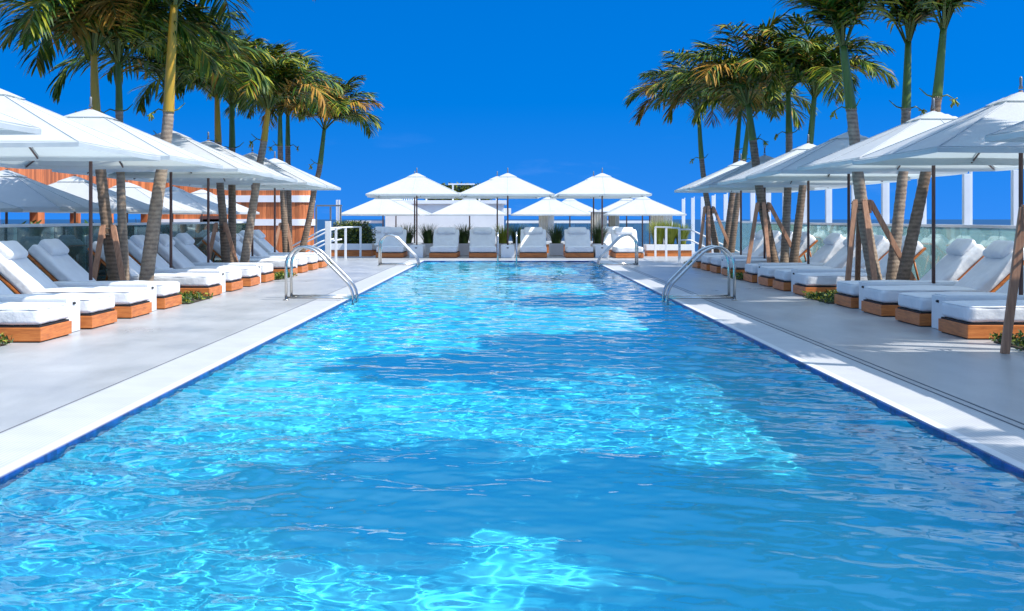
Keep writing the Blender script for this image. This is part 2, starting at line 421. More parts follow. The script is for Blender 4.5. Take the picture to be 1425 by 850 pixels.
# ------------------------------------------------------------------ lounger
def make_lounger():
    root = empty('sun_lounger'); tag(root, 'x', 'lounger')
    W = .955; LT = 2.16; SL = 1.46
    b = MB(); b.box((-LT / 2, 0, .088), (LT, W, .148), .006); b.build('base', 'redwood', root)
    b = MB(); b.box((-LT / 2, 0, .007), (LT - .06, W - .06, .014)); b.build('shadow_gap', 'slot_shade', root)  # inset dark strip painted as the shadow gap under the base
    b = MB(); b.box((-LT / 2, 0, .173), (LT - .05, W - .05, .02)); b.build('deck_board', 'slot_shade', root)  # board coloured near-black as the shaded slit below the cushion
    b = MB(); b.cushion((SL, W - .03, .19), .05, .026, Matrix.Translation((-.02 - SL / 2, 0, .279)), n=22, seed=1, wr=.005); sc_ = b.build('seat_cushion', 'cushion_fabric', root)
    zz = .360; hx, hy = SL / 2 - .008, (W - .03) / 2 - .008
    pts = []
    for cx, cy, a0 in ((hx - .05, hy - .05, 0), (-hx + .05, hy - .05, 90), (-hx + .05, -hy + .05, 180), (hx - .05, -hy + .05, 270)):
        for k in range(5): a = R(a0 + k * 22.5); pts.append((-.02 - SL / 2 + cx + .05 * math.cos(a), cy + .05 * math.sin(a), zz))
    pts.append(pts[0]); b = MB(); b.tube(pts, .006, 6, False); b.build('piping', 'cushion_fabric', sc_)
    RM = Matrix.Translation((-1.40, 0, .185)) @ Matrix.Rotation(R(43), 4, 'Y')     # local -x runs up the back
    r4 = RM.to_3x3().to_4x4()
    b = MB(); b.cushion((.96, W - .04, .17), .05, .016, RM @ Matrix.Translation((-.47, 0, .118)), n=18, seed=2, wr=.005); bc = b.build('back_cushion', 'cushion_fabric', root)
    b = MB(); b.box(Vector(RM @ Vector((-.47, 0, .012))), (.96, W - .06, .035), .004, mat=r4); bp = b.build('back_panel', 'redwood', root)
    for s_ in (-1, 1):
        p = RM @ Vector((-.70, 0, 0)); b = MB(); b.tube([(p.x, s_ * .3, p.z), (p.x - .12, s_ * .3, .17)], .018, 8); b.build('prop', 'redwood', bp)
    b = MB(); b.cushion((.30, .66, .13), .06, .015, RM @ Matrix.Translation((-.80, 0, .25)), n=12, seed=3); hr = b.build('headrest', 'cushion_fabric', root)
    for s_ in (-.17, .17):
        b = MB(); b.box(Vector(RM @ Vector((-.958, s_, .155))), (.012, .04, .14), .003, mat=r4); b.build('strap', 'cushion_fabric', hr)
    return root
LG = Proto(make_lounger())
def make_box():
    root = empty('side_table'); tag(root, 'x', 'side table')
    b = MB(); b.box((-.75, 0, .2095), (1.5, .46, .411), .008); bd = b.build('body', 'white_paint', root)
    b = MB(); b.box((-.75, 0, .4225), (1.44, .40, .015), .004); b.build('top', 'white_paint', root)
    b = MB(); b.tube([(.001, -.035, .345), (.001, .035, .345)], .016, 12)
    b.build('handle_slot', 'slot_shade', bd)  # dark bar on the face in place of a shaded hole
    return root
BX = Proto(make_box())

LN = [13.42, 15.05, 16.64, 18.33, 21.08, 22.8, 24.4, 26.0, 28.9, 30.5, 32.1, 33.7]
RN = [13.76, 15.4, 16.95, 18.5, 21.3, 22.9, 24.4, 25.9, 28.7, 30.4, 31.8, 33.4]
def row(ns, side, X, rz):
    for i, y in enumerate(ns):
        lab = 'white cushioned lounger on redwood base, ' + ('nearest the camera' if i == 0 else ORD[i + 1] + ' from the camera' if i < 11 else 'farthest from the camera') + ' along the %s poolside' % side
        LG.place((X + rnd.uniform(-.02, .02), y + .478, 0), rz + rnd.uniform(-.006, .006), lab, 'cushioned loungers in a row beside the pool')
    for k, i in enumerate((0, 2, 4, 6, 8, 10)):
        y = (ns[i] + .955 + ns[i + 1]) / 2 - .04
        lab = 'white block side table between loungers, ' + ('nearest the camera' if k == 0 else ORD[k + 1] + ' from the camera') + ' on the %s side' % side
        BX.place((X - .09 if side == 'left' else X + .09, y, 0), rz, lab, 'white side tables between the loungers')
row(LN, 'left', -5.05, 0)
row(RN, 'right', 5.15, PI)

# far loungers facing the camera
far = [(542, 42.4), (616.5, 42.4), (672, 42.4), (742, 42.4), (807, 42.4), (876.5, 42.2)]
flab = ['first', 'second', 'third', 'fourth', 'fifth', 'last']
for i, (px, d) in enumerate(far):
    LG.place((PX(px, d), d, 0), -PI / 2 + rnd.uniform(-.03, .03) , 'white lounger facing the camera across the pool end, %s from the left in front' % flab[i], 'loungers across the far end of the pool')
LG.place((PX(526, 45.6), 45.6, 0), -PI / 2, 'white lounger half hidden behind the leftmost lounger at the far pool end', 'loungers across the far end of the pool')
LG.place((PX(856, 45.4), 45.4, 0), -PI / 2, 'white lounger half hidden behind the rightmost lounger at the far pool end', 'loungers across the far end of the pool')
for i, (px, d) in enumerate([(579, 42.4), (706.6, 42.4), (838, 42.4)]):
    BX.place((PX(px, d), d, 0), -PI / 2, ['white block table holding a parasol pole at the far left of the pool end', 'white block table between the middle loungers at the pool\'s far end', 'white block table beside the rightmost lounger at the far pool end'][i], 'white tables across the far end of the pool')

# ------------------------------------------------------------------ umbrellas
def make_umbrella(low=False):
    root = empty('parasol'); tag(root, 'x', 'umbrella')
    H, RIM, HW = 3.0, 2.17, 1.58
    zb = 0 if low else .43
    b = MB(); b.tube([(0, 0, zb), (0, 0, H - .05)], .027, 12); b.build('pole', 'pole_wood', root)
    def z_at(x, y, top=H - .07, half=HW):
        t = max(abs(x), abs(y)) / half
        z = top - (top - RIM) * (t ** .97)
        m_ = min(abs(x), abs(y)) / max(1e-6, max(abs(x), abs(y)))
        if max(abs(x), abs(y)) > 1e-4:
            z -= .007 * t * t * math.sin(PI * m_) * (1 if t > .2 else 0)
        return z
    n = 24; vs = []; fs = []
    b = MB()
    for j in range(n + 1):
        for i in range(n + 1):
            x = (2 * i / n - 1) * HW; y = (2 * j / n - 1) * HW
            t = max(abs(x), abs(y)) / HW; m_ = min(abs(x), abs(y)) / max(1e-6, max(abs(x), abs(y)))
            k = 1 - .003 * math.sin(PI * m_) * t
            vs.append((x * k, y * k, z_at(x, y)))
    idx = lambda i, j: j * (n + 1) + i
    for j in range(n):
        for i in range(n):
            q = (idx(i, j), idx(i + 1, j), idx(i + 1, j + 1), idx(i, j + 1))
            a = (i < n / 2) == (j < n / 2)
            fs += [(q[0], q[1], q[2]), (q[0], q[2], q[3])] if a else [(q[0], q[1], q[3]), (q[1], q[2], q[3])]
    # hem
    ring = [idx(i, 0) for i in range(n)] + [idx(n, j) for j in range(n)] + [idx(n - i, n) for i in range(n)] + [idx(0, n - j) for j in range(n)]
    base = len(vs)
    for r in ring: x, y, z = vs[r]; vs.append((x * .998, y * .998, z - .05))
    L_ = len(ring)
    for k in range(L_): fs.append((ring[k], base + k, base + (k + 1) % L_, ring[(k + 1) % L_]))
    b.poly(vs, fs, False)
    for k in range(8):
        a = k * PI / 4; e_ = (round(math.cos(a)), round(math.sin(a)))
        pts = [(e_[0] * HW * u, e_[1] * HW * u, z_at(e_[0] * HW * u, e_[1] * HW * u) + .003) for u in np.linspace(.17, .995, 14)]
        b.tube(pts, .0075, 5, False)
    for u in (.985,):
        rr = [(x * u, y * u, z_at(x * u, y * u) + .002) for x, y in ((-HW, -HW), (0, -HW), (HW, -HW), (HW, 0), (HW, HW), (0, HW), (-HW, HW), (-HW, 0), (-HW, -HW))]
        b.tube(rr, .005, 5, False)
    cn = b.build('canopy', 'canopy_canvas', root)
    # wind vent cap
    b = MB(); c = .31; nv = 8; vs = []; fs = []
    for j in range(nv + 1):
        for i in range(nv + 1):
            x = (2 * i / nv - 1) * c; y = (2 * j / nv - 1) * c; t = max(abs(x), abs(y)) / c
            vs.append((x, y, H - .058 - (.142 * t ** 1.1)))
    for j in range(nv):
        for i in range(nv):
            p = j * (nv + 1) + i; fs.append((p, p + 1, p + nv + 2, p + nv + 1))
    b.poly(vs, fs, True); b.build('vent_cap', 'canopy_canvas', cn)
    for k in range(8):
        a = k * PI / 4; r = HW * (math.sqrt(2) if k % 2 else 1) * .97
        ux, uy = math.cos(a), math.sin(a); mz = .99
        e = (ux * r, uy * r, RIM + .0 - .018 if k % 2 else RIM - .02)
        top = (ux * .05, uy * .05, H - .17)
        b = MB(); b.tube([top, e], .013, 6); b.build('rib', 'pole_wood', root)
        m0 = Vector(top).lerp(Vector(e), .48)
        b = MB(); b.tube([(ux * .04, uy * .04, 2.34), m0], .010, 6); b.build('strut', 'pole_wood', root)
    b = MB(); b.tube([(0, 0, 2.30), (0, 0, 2.37)], .042, 12); b.build('runner', 'pole_wood', root)
    b = MB(); b.tube([(0, 0, H - .2), (0, 0, H - .12)], .06, 12); b.build('hub', 'pole_wood', root)
    b = MB(); b.tube([(0, 0, H - .03), (0, 0, H + .02), (0, 0, H + .10), (0, 0, H + .12)], [.03, .016, .02, .008], 10); b.build('finial', 'grey_metal', root)
    return root
UM = Proto(make_umbrella())
LOWU = None
def umb(x, y, z, label, group, rz=0):
    o = UM.place((x, y, z), rz + rnd.uniform(-.025, .025), label, group); return o
GU = 'white square parasols over the poolside loungers'
lp = [10.3, 14.5, 18.1, 22.5, 25.4, 29.9, 32.9]
for i, d in enumerate(lp):
    umb(-6.05 - (.02 * i), d, (.05 if i == 0 else 0) + rnd.uniform(-.02, .03), 'white square parasol over the left loungers, ' + (('nearest the camera') if i == 0 else ORD[i + 1] + ' from the camera'), GU)
rp = [10.35, 14.9, 17.95, 22.4, 25.4, 29.7, 32.7]
for i, d in enumerate(rp):
    umb(6.2, d, rnd.uniform(-.06, -.0), 'white square parasol over the right loungers, ' + (('nearest the camera') if i == 0 else ORD[i + 1] + ' from the camera'), GU)
umb(6.2, 7.3, -.03, 'white square parasol standing beyond the right edge of the picture, casting shade', GU)
umb(6.2, 2.8, -.03, 'white square parasol standing beside the camera position, outside the picture', GU)
GF = 'white parasols over the loungers at the far end'
for px, d, lab in ((580, 43.0, 'tall white parasol at the far end, front one on the left'), (577, 46.2, 'tall white parasol directly behind the far end\'s front left parasol'),
                   (706.6, 43.0, 'tall white parasol at the far end, front one in the middle'), (692, 46.2, 'tall white parasol directly behind the far end\'s front middle parasol'),
                   (838, 43.0, 'tall white parasol at the far end, front one on the right'), (826, 46.2, 'tall white parasol directly behind the far end\'s front right parasol')):
    umb(PX(px, d), d, 0, lab, GF)
GL = 'white parasols on the lower terrace'
for px, d, lab in ((533, 50.0, 'lower parasol at the far left with its left side grey'), (551, 53.6, 'lower parasol second from the left, in front of the white wall'),
                   (653.5, 52.0, 'lower parasol between the left and middle tall parasols before the white wall'), (764, 52.0, 'lower parasol just right of the middle tall parasol'),
                   (793, 55.3, 'lower parasol tucked below the right tall parasol, on its left'), (894, 50.5, 'lower parasol at the far right beside the white fins'),
                   (872, 54.0, 'lower parasol behind the far right lower parasol')):
    umb(PX(px, d), d, LOW, lab, GL)
for i, (px, d) in enumerate(((9, 24.4), (104, 28.0), (177, 32.8), (240, 36.8), (281, 41.0))):
    umb(PX(px, d), d, LOW + .03, 'parasol on the lower terrace before the cedar building, %s from the left' % ('first' if i == 0 else ORD[i + 1]), GL)
umb(PX(-75, 23.0) , 21.0, LOW, 'parasol on the lower terrace at the left edge of the picture', GL)

# ------------------------------------------------------------------ palms
def crown_mesh(name, seed, nf=15, length=2.5, wind=(0, 0), dry=.2, spread=40):
    rg = random.Random(seed); verts = []; faces = []; mats = []
    wd = Vector((wind[0], wind[1], 0))
    def quad(a, b_, c, d, m_):
        i = len(verts); verts.extend([a, b_, c, d]); faces.append((i, i + 1, i + 2, i + 3)); mats.append(m_)
    def tri(a, b_, c, m_):
        i = len(verts); verts.extend([a, b_, c]); faces.append((i, i + 1, i + 2)); mats.append(m_)
    for f in range(nf):
        u = f / (nf - 1)
        az = f * 2.399 + rg.uniform(-.25, .25)
        el = R(88 - spread * u ** .9 + rg.uniform(-6, 6)); bend = R(rg.uniform(95, 135)) * (.55 + .6 * u) * (1 if spread > 30 else .7)
        Lf = length * rg.uniform(.85, 1.1) * (1 - .18 * (1 - u)); nseg = 26; ds = Lf / nseg
        p = Vector((0, 0, .0)); P = [p.copy()]; TT = []
        hd = Vector((math.cos(az), math.sin(az), 0)); hd = (hd + wd * .35).normalized()
        for k in range(nseg):
            s = (k + .5) / nseg; e = el - bend * s ** 1.7
            t = hd * math.cos(e) + Vector((0, 0, 1)) * math.sin(e) + wd * .25 * s
            t.normalize(); TT.append(t); p = p + t * ds; P.append(p.copy())
        side = hd.cross(Vector((0, 0, 1))).normalized(); twist = rg.uniform(-.5, .5)
        for k in range(nseg):
            w = .022 * (1 - .8 * k / nseg) + .003; a, b_ = P[k], P[k + 1]; up = side.cross(TT[k])
            quad(a - side * w, a + side * w, b_ + side * w * .95, b_ - side * w * .95, 3)
            quad(a - up * w * .8, a + up * w * .8, b_ + up * w * .75, b_ - up * w * .75, 3)
        old = rg.random() < dry and u > .35
        npair = 54
        for j in range(npair):
            s = .22 + .78 * j / (npair - 1); q = s * nseg; k = min(nseg - 1, int(q)); base = P[k].lerp(P[k + 1], q - k); t = TT[k]
            ll = (.20 + .52 * math.sin(PI * min(1, (s - .14) / .92) ** .75) ** .8) * (length / 2.5) * rg.uniform(.85, 1.1)
            if s > .92: ll *= .75
            for sg in (-1, 1):
                fw = .35 + .75 * s; ang = rg.uniform(-.15, .15)
                plume = rg.uniform(-.35, .45)
                d = (t * fw + side * sg * math.cos(twist * .3) * (1.0 - .25 * s) + side.cross(t) * (-.1 + plume + twist * sg * .4) + side * ang)
                d.normalize()
                m_ = 2 if (old and rg.random() < .75) or rg.random() < .05 else (1 if rg.random() < .38 else 0)
                w = .026 * rg.uniform(.75, 1.2); wv = d.cross(Vector((0, 0, 1)))
                if wv.length < .1: wv = side.copy()
                wv = (wv.normalized() + Vector((rg.uniform(-.3, .3), rg.uniform(-.3, .3), rg.uniform(-.5, .5)))).normalized()
                dp = rg.uniform(.2, .8)
                p0 = base; p1 = p0 + d * ll * .42 + Vector((0, 0, -.05 * dp * ll)); d2 = (d + Vector((0, 0, -.62 * dp)) + wd * .2).normalized()
                p2 = p1 + d2 * ll * .36; d3 = (d2 + Vector((0, 0, -.75 * dp)) + wd * .1).normalized(); p3 = p2 + d3 * ll * .30
                quad(p0 - wv * w * .5, p0 + wv * w * .5, p1 + wv * w, p1 - wv * w, m_)
                quad(p1 - wv * w, p1 + wv * w, p2 + wv * w * .75, p2 - wv * w * .75, m_)
                tri(p2 - wv * w * .75, p2 + wv * w * .75, p3, m_)
    me = bpy.data.meshes.new(name); me.from_pydata([tuple(v) for v in verts], [], faces)
    for n_ in ('leaf_green', 'leaf_olive', 'leaf_dry', 'rachis'): me.materials.append(M[n_])
    me.polygons.foreach_set('material_index', mats); me.update(); return me
CROWNS = [crown_mesh('palm_crown', 11 + i, 18, 2.75, (0, 0), .12) for i in range(4)]
CROWN_E = crown_mesh('palm_crown', 61, 15, 2.5, (0, 0), .15, 20)
CROWN_L = crown_mesh('palm_crown', 31, 18, 3.2, (-.9, 0), .1)
CROWN_R = crown_mesh('palm_crown', 41, 18, 2.7, (.8, 0), .2)

def palm(d, pts, shaft_len, crown, label, rz=0, pale=False, gold=False, scale=1.0, group='palms in clumps beside the pool', world=None, r0=.105, depth=0, fruit=True):
    """pts: photo pixel positions of the trunk from low to high at distance d"""
    if world is None:
        W = [Vector((PX(a, d), d, PZ(c, d))) for a, c in pts]
    else: W = [Vector(w) for w in world]
    # extend to the ground
    a, b_ = W[0], W[1]; t = (a - b_); g = a + t * ((a.z + .02) / max(1e-6, -t.z)); W = [g] + W
    ground = W[0].copy()
    top = W[-1]
    # resample smooth (Catmull-Rom)
    Q = [W[0] + (W[0] - W[1])] + W + [W[-1] + (W[-1] - W[-2])]; S = []
    for i in range(1, len(Q) - 2):
        for k in range(8):
            u = k / 8; p0, p1, p2, p3 = Q[i - 1], Q[i], Q[i + 1], Q[i + 2]
            S.append(.5 * ((2 * p1) + (-p0 + p2) * u + (2 * p0 - 5 * p1 + 4 * p2 - p3) * u * u + (-p0 + 3 * p1 - 3 * p2 + p3) * u ** 3))
    S.append(Q[-2])
    tot = top.z - ground.z
    for s_ in S: s_.y += depth * ((s_.z - ground.z) / tot)
    zs = top.z - shaft_len
    tr = [s_ - ground for s_ in S if s_.z <= zs]; sh = [s_ - ground for s_ in S if s_.z > zs]
    if len(tr) < 2: tr = [S[0] - ground, S[1] - ground]
    cut = None
    lo = tr[-1]; hi = sh[0]; u = (zs - ground.z - lo.z) / max(1e-6, hi.z - lo.z); cut = lo.lerp(hi, max(0, min(1, u)))
    tr.append(cut); sh = [cut] + sh
    root = empty('palm_tree', ground, 0, label, 'palm tree', group)
    # ringed trunk
    fine = []; rad = []
    length = sum((q - p).length for p, q in zip(tr, tr[1:]))
    dist = 0; seg = .045
    for p, q in zip(tr, tr[1:]):
        n = max(1, int((q - p).length / seg))
        for k in range(n): fine.append(p.lerp(q, k / n))
    fine.append(tr[-1])
    rg = random.Random(sum(map(ord, label)) % 1000)
    for k, p in enumerate(fine):
        f = k / len(fine); rad.append(r0 * (1 - .30 * f) + (.03 * max(0, 1 - f * 9)) + (.004 if k % 2 else 0) + .002 * math.sin(k * 1.7))
    b = MB(); b.tube(fine, rad, 14); b.build('trunk', 'palm_bark_pale' if pale else 'palm_bark', root)
    rs = [r0 * .70 * (1.12 - .40 * k / (len(sh) - 1)) for k in range(len(sh))]
    b = MB(); b.tube([sh[0]] + sh[1:] , rs, 14); so = b.build('crownshaft', 'shaft_gold' if gold else 'shaft_green', root)
    b = MB(); b.tube([sh[0] - Vector((0, 0, .02)), sh[0] + Vector((0, 0, .02))], r0 * .72 + .006, 14); b.build('leaf_scar', 'palm_bark_pale', root)
    if fruit:
        fs = MB(); 
        for k in range(2):
            az = rg.uniform(0, 6.28) if k else (0 if rg.random() < .5 else PI); e = Vector((math.cos(az), math.sin(az), 0))
            p0 = sh[0]; pp = [p0, p0 + e * .16 + Vector((0, 0, .05)), p0 + e * .28 + Vector((0, 0, .16 if k else -.02))]
            fs.mi = 0; fs.tube(pp, [.016, .012, .006], 6)
            if not k:
                fs.mi = 1
                for _ in range(16):
                    q = pp[2] + Vector((rg.uniform(-.07, .07), rg.uniform(-.06, .06), rg.uniform(-.14, .03)))
                    fs.tube([pp[2], q], [.006, .012], 4)
        fs.build('flower_stalk', ['shaft_green', 'yellow_leaf'], root)
    cr = bpy.data.objects.new('crown', crown); COL.objects.link(cr); cr.parent = root
    cr.location = sh[-1] - Vector((0, 0, .12)); t = (sh[-1] - sh[-2]).normalized()
    cr.rotation_euler = (Vector((0, 0, 1)).rotation_difference(Vector((t.x * .6, t.y * .6, 1)).normalized()) @ Euler((0, 0, rz)).to_quaternion()).to_euler()
    cr.scale = (scale * (.84 if d > 27 else .95),) * 3
    return root

C = CROWNS
# left clumps
palm(20.2, [(159, 387), (148, 320), (137, 235), (128, 140), (125, 70)], 1.0, C[0], 'palm with golden shaft, leftmost trunk of the left front clump', 1.6, gold=True, depth=.2)
palm(20.9, [(173, 387), (167, 300), (163, 225), (160, 156), (157, 80)], .9, C[1], 'thin palm with green shaft, middle trunk of the left front clump', 4.0, pale=True, depth=.3, r0=.085)
palm(19.9, [(204, 387), (216, 300), (228, 225), (235, 170), (239, 100), (245, 5)], 1.75, C[2], 'palm with long orange shaft leaning right, rightmost of the left front clump', .4, gold=True, r0=.12, pale=True, depth=-.1)
palm(28.0, [(314, 362), (309, 300), (304, 246), (301, 185), (299, 130)], 1.1, C[3], 'palm with golden shaft, leftmost trunk of the left middle clump', 2.2, gold=True, depth=.2)
palm(28.8, [(322, 362), (321, 290), (319, 230), (319, 195), (317, 140)], 1.1, C[0], 'palm with dull green shaft, middle trunk of the left middle clump', 3.3, depth=.4)
palm(27.5, [(341, 362), (351, 300), (361, 240), (368, 205), (371, 185), (376, 150)], .75, C[1], 'palm leaning right, rightmost trunk of the left middle clump', 5.0, gold=True, pale=True, depth=-.2)
palm(35.6, [(398, 350), (395, 300), (392, 256), (389, 218), (388, 155)], 1.0, C[2], 'upright palm, left trunk of the left far clump', 1.0, depth=.2)
palm(36.6, [(402, 350), (401, 300), (400, 256), (399, 223), (398, 156)], 1.0, C[3], 'upright palm, middle trunk of the left far clump', 4.4, depth=.3)
palm(36.0, [(420, 350), (431, 300), (438, 257), (444, 235), (451, 176)], 1.1, CROWN_R, 'palm leaning right toward the pool end, rightmost of the left far clump', .2, depth=.1)
# extra crowns standing behind on the left
palm(24.0, [(262, 380), (262, 300), (264, 220), (266, 100), (268, 62)], 1.0, C[3], 'palm whose trunk hides behind parasols between left front and middle clumps', 2.9, r0=.08, world=[(PX(213, 24.2), 24.2, .6), (PX(227, 24.2), 24.2, 2.3), (PX(236, 24.2), 24.2, 3.9)])
# right clumps
palm(20.2, [(1218, 388), (1205, 310), (1196, 240), (1192, 190), (1187, 141), (1178, 62)], 1.05, CROWN_E, 'stout palm leaning left, leftmost trunk of the right front clump', 2.0, pale=True, depth=.2, r0=.12)
palm(20.7, [(1242, 387), (1253, 300), (1262, 225), (1267, 150), (1272, 55)], 1.15, CROWN_E, 'palm leaning right with green shaft, middle trunk of the right front clump', 5.2, pale=True, depth=.3)
palm(19.8, [(1256, 387), (1274, 300), (1288, 225), (1299, 141), (1307, 42)], 1.1, CROWN_E, 'dark palm leaning right, rightmost trunk of the right front clump', .7, depth=-.2)
palm(28.0, [(1077, 364), (1064, 300), (1055, 246), (1050, 205), (1042, 143)], .85, CROWN_L, 'dark palm leaning left, leftmost trunk of the right middle clump', .1, depth=.1, r0=.12)
palm(28.6, [(1092, 364), (1096, 300), (1099, 246), (1101, 203), (1101, 122)], 1.05, C[0], 'upright palm with green shaft, middle trunk of the right middle clump', 1.3, pale=True, depth=.3)
palm(27.6, [(1104, 363), (1112, 300), (1118, 246), (1126, 200), (1132, 132)], 1.3, C[3], 'palm leaning right with long green shaft, rightmost of the right middle clump', 3.9, depth=-.1)
palm(36.0, [(997, 345), (988, 300), (981, 258), (976, 210), (973, 154)], 1.4, CROWN_L, 'slender palm swept left, leftmost trunk of the right far clump', -.2, depth=.1, r0=.10)
palm(36.6, [(1011, 345), (1017, 295), (1022, 258), (1027, 210), (1033, 152)], 1.2, C[1], 'slender palm, middle trunk of the right far clump', 4.6, depth=.3)
palm(35.6, [(1018, 345), (1024, 295), (1029, 258), (1036, 210), (1041, 165)], 1.2, C[2], 'slender palm leaning right, rightmost trunk of the right far clump', 2.6, depth=-.1)
# palms outside the frame on the right, whose shade falls in the pool
for i, (x, y, h, rz, s_) in enumerate(((6.3, 12.2, 4.6, .5, 1.0), (6.0, 12.9, 5.0, 2.5, 1.0), (6.3, 4.75, 8.5, 1.0, .74), (6.1, 10.1, 8.3, 4.2, .72), (6.4, 4.0, 5.2, 1.7, .85), (6.3, 5.0, 5.9, 3.9, .72))):
    palm(y, None, 1.1, C[i % 4], 'tall palm outside the right edge of the picture, number %s along the deck' % ORD[i + 1], rz, world=[(x, y, .5), (x + .05, y + .05, h * .5), (x - .1, y + .1, h)], scale=s_)

# timber braces round the clumps
def brace(px, py, d, feet, label):
    c = Vector((PX(px, d), d, PZ(py, d)))
    g = Vector((c.x, c.y, 0)); root = empty('tree_brace', g, 0, label, 'tree brace', 'timber braces holding the palm clumps')
    b = MB()
    for s_ in (-.05, .05): b.tube([(.135 * math.cos(a), .135 * math.sin(a), c.z + s_) for a in np.linspace(0, 2 * PI, 17)], .012, 6, False)
    b.build('strap', 'rope', root)
    for k, (fx, dy) in enumerate(feet):
        f = Vector((PX(fx, d) - c.x, dy, .0)); hd = Vector((f.x, f.y, 0)).normalized()
        top = hd * .16 + Vector((0, 0, c.z + .08)); bot = Vector((f.x, f.y, .0)); ax = (top - bot)
        rot = Vector((0, 0, 1)).rotation_difference(ax.normalized()).to_matrix().to_4x4()
        b = MB(); b.box((top + bot) / 2, (.085, .045, ax.length), .004, mat=rot); b.build('stake', 'stake_wood', root)
        b = MB(); b.box(hd * .145 + Vector((0, 0, c.z)), (.06, .06, .22), .004); b.build('batten', 'stake_wood', root)
brace(1197, 287, 20.1, [(1170, -.3), (1206, -.6), (1282, -.2), (1212, .8)], 'timber brace round the leftmost palm of the right front clump')
brace(1060, 288, 28.0, [(1033, -.4), (1063, -.7), (1122, -.2), (1085, .8)], 'timber brace round the dark palm of the right middle clump')
brace(985, 292, 36.0, [(968, -.4), (983, -.7), (1024, -.3), (990, .8)], 'timber brace round the slender palm of the right far clump')
brace(151, 322, 20.2, [(139, -.5), (187, -.4), (148, .8)], 'timber brace round the leftmost palm of the left front clump')
brace(307, 316, 28.0, [(292, -.5), (341, -.4), (303, .7)], 'timber brace round the leftmost palm of the left middle clump')
brace(395, 315, 35.8, [(381, -.5), (413, -.4), (398, .7)], 'timber brace round the upright palms of the left far clump')
brace(1448, 300, 12.3, [(1401, .05), (1455, -.6), (1500, .3)], 'timber brace at the right edge, one stake leaning over the planting')

# ------------------------------------------------------------------ planting
def leafy(b, c, size, n, rg, leaf=.05, mats=(0,)):
    for _ in range(n):
        while True:
            q = Vector((rg.uniform(-1, 1), rg.uniform(-1, 1), rg.uniform(0, 1)))
            if q.length < 1.05 + .15 * math.sin(q.x * 7 + q.y * 5): break
        p = Vector(c) + Vector((q.x * size[0], q.y * size[1], q.z * size[2])); b.mi = rg.choice(mats)
        a = Vector((rg.uniform(-1, 1), rg.uniform(-1, 1), rg.uniform(-.2, 1))).normalized(); s_ = a.cross(Vector((rg.uniform(-1, 1), rg.uniform(-1, 1), .3))).normalized()
        l = leaf * rg.uniform(.6, 1.3); yield [p - s_ * l * .3, p + s_ * l * .3, p + a * l * 1.2 + s_ * l * .18, p + a * l * 1.6, p + a * l * 1.2 - s_ * l * .18], b.mi
def leaf_mesh(name, blobs, mats, seed, leaf=.05, parent=None, pick=(0,)):
    rg = random.Random(seed); v = []; f = []; mi = []
    class D: pass
    for c, size, n in blobs:
        dd = D()
        for q, m_ in leafy(dd, c, size, n, rg, leaf, pick):
            i = len(v); v += [tuple(x) for x in q]; f.append(tuple(range(i, i + 5))); mi.append(m_)
    me = bpy.data.meshes.new(name); me.from_pydata(v, [], f)
    for n_ in mats: me.materials.append(M[n_])
    me.polygons.foreach_set('material_index', mi); me.update()
    o = bpy.data.objects.new(name, me); COL.objects.link(o)
    if parent is not None: o.parent = parent
    return o
def bed(x0, x1, y0, y1, label, seed):
    root = empty('planting_bed', ((x0 + x1) / 2, (y0 + y1) / 2, 0), 0, label, 'planting bed', 'ground cover beds between the lounger groups')
    b = MB(); b.box((0, 0, .008), (x1 - x0, y1 - y0, .016)); b.build('soil', 'soil', root)
    rg = random.Random(seed); bl = []
    for _ in range(int((x1 - x0) * (y1 - y0) * 26)):
        bl.append(((rg.uniform(x0, x1) - (x0 + x1) / 2, rg.uniform(y0, y1) - (y0 + y1) / 2, .015), (.14, .14, rg.uniform(.06, .12)), 60))
    o = leaf_mesh('ground_cover', bl, ['grass_blade', 'yellow_leaf', 'leaf_green'], seed, .035, root, (0, 0, 2, 1)); o['kind'] = 'stuff'
bed(-7.2, -5.0, 19.5, 20.95, 'low green ground cover under the left front palm clump', 1)
bed(-7.2, -5.0, 27.15, 28.75, 'low green ground cover under the left middle palm clump', 2)
bed(-7.2, -5.15, 35.0, 36.6, 'low green ground cover under the left far palm clump', 3)
bed(-7.2, -5.34, 11.9, 13.2, 'low green ground cover at the left edge of the picture', 4)
bed(5.1, 7.3, 19.6, 21.1, 'low green ground cover under the right front palm clump', 5)
bed(5.1, 7.3, 26.95, 28.5, 'low green ground cover under the right middle palm clump', 6)
bed(5.25, 7.3, 34.6, 36.6, 'low green ground cover under the right far palm clump', 7)
bed(5.3, 7.3, 12.0, 13.45, 'yellow green ground cover at the right edge beside a timber stake', 8)

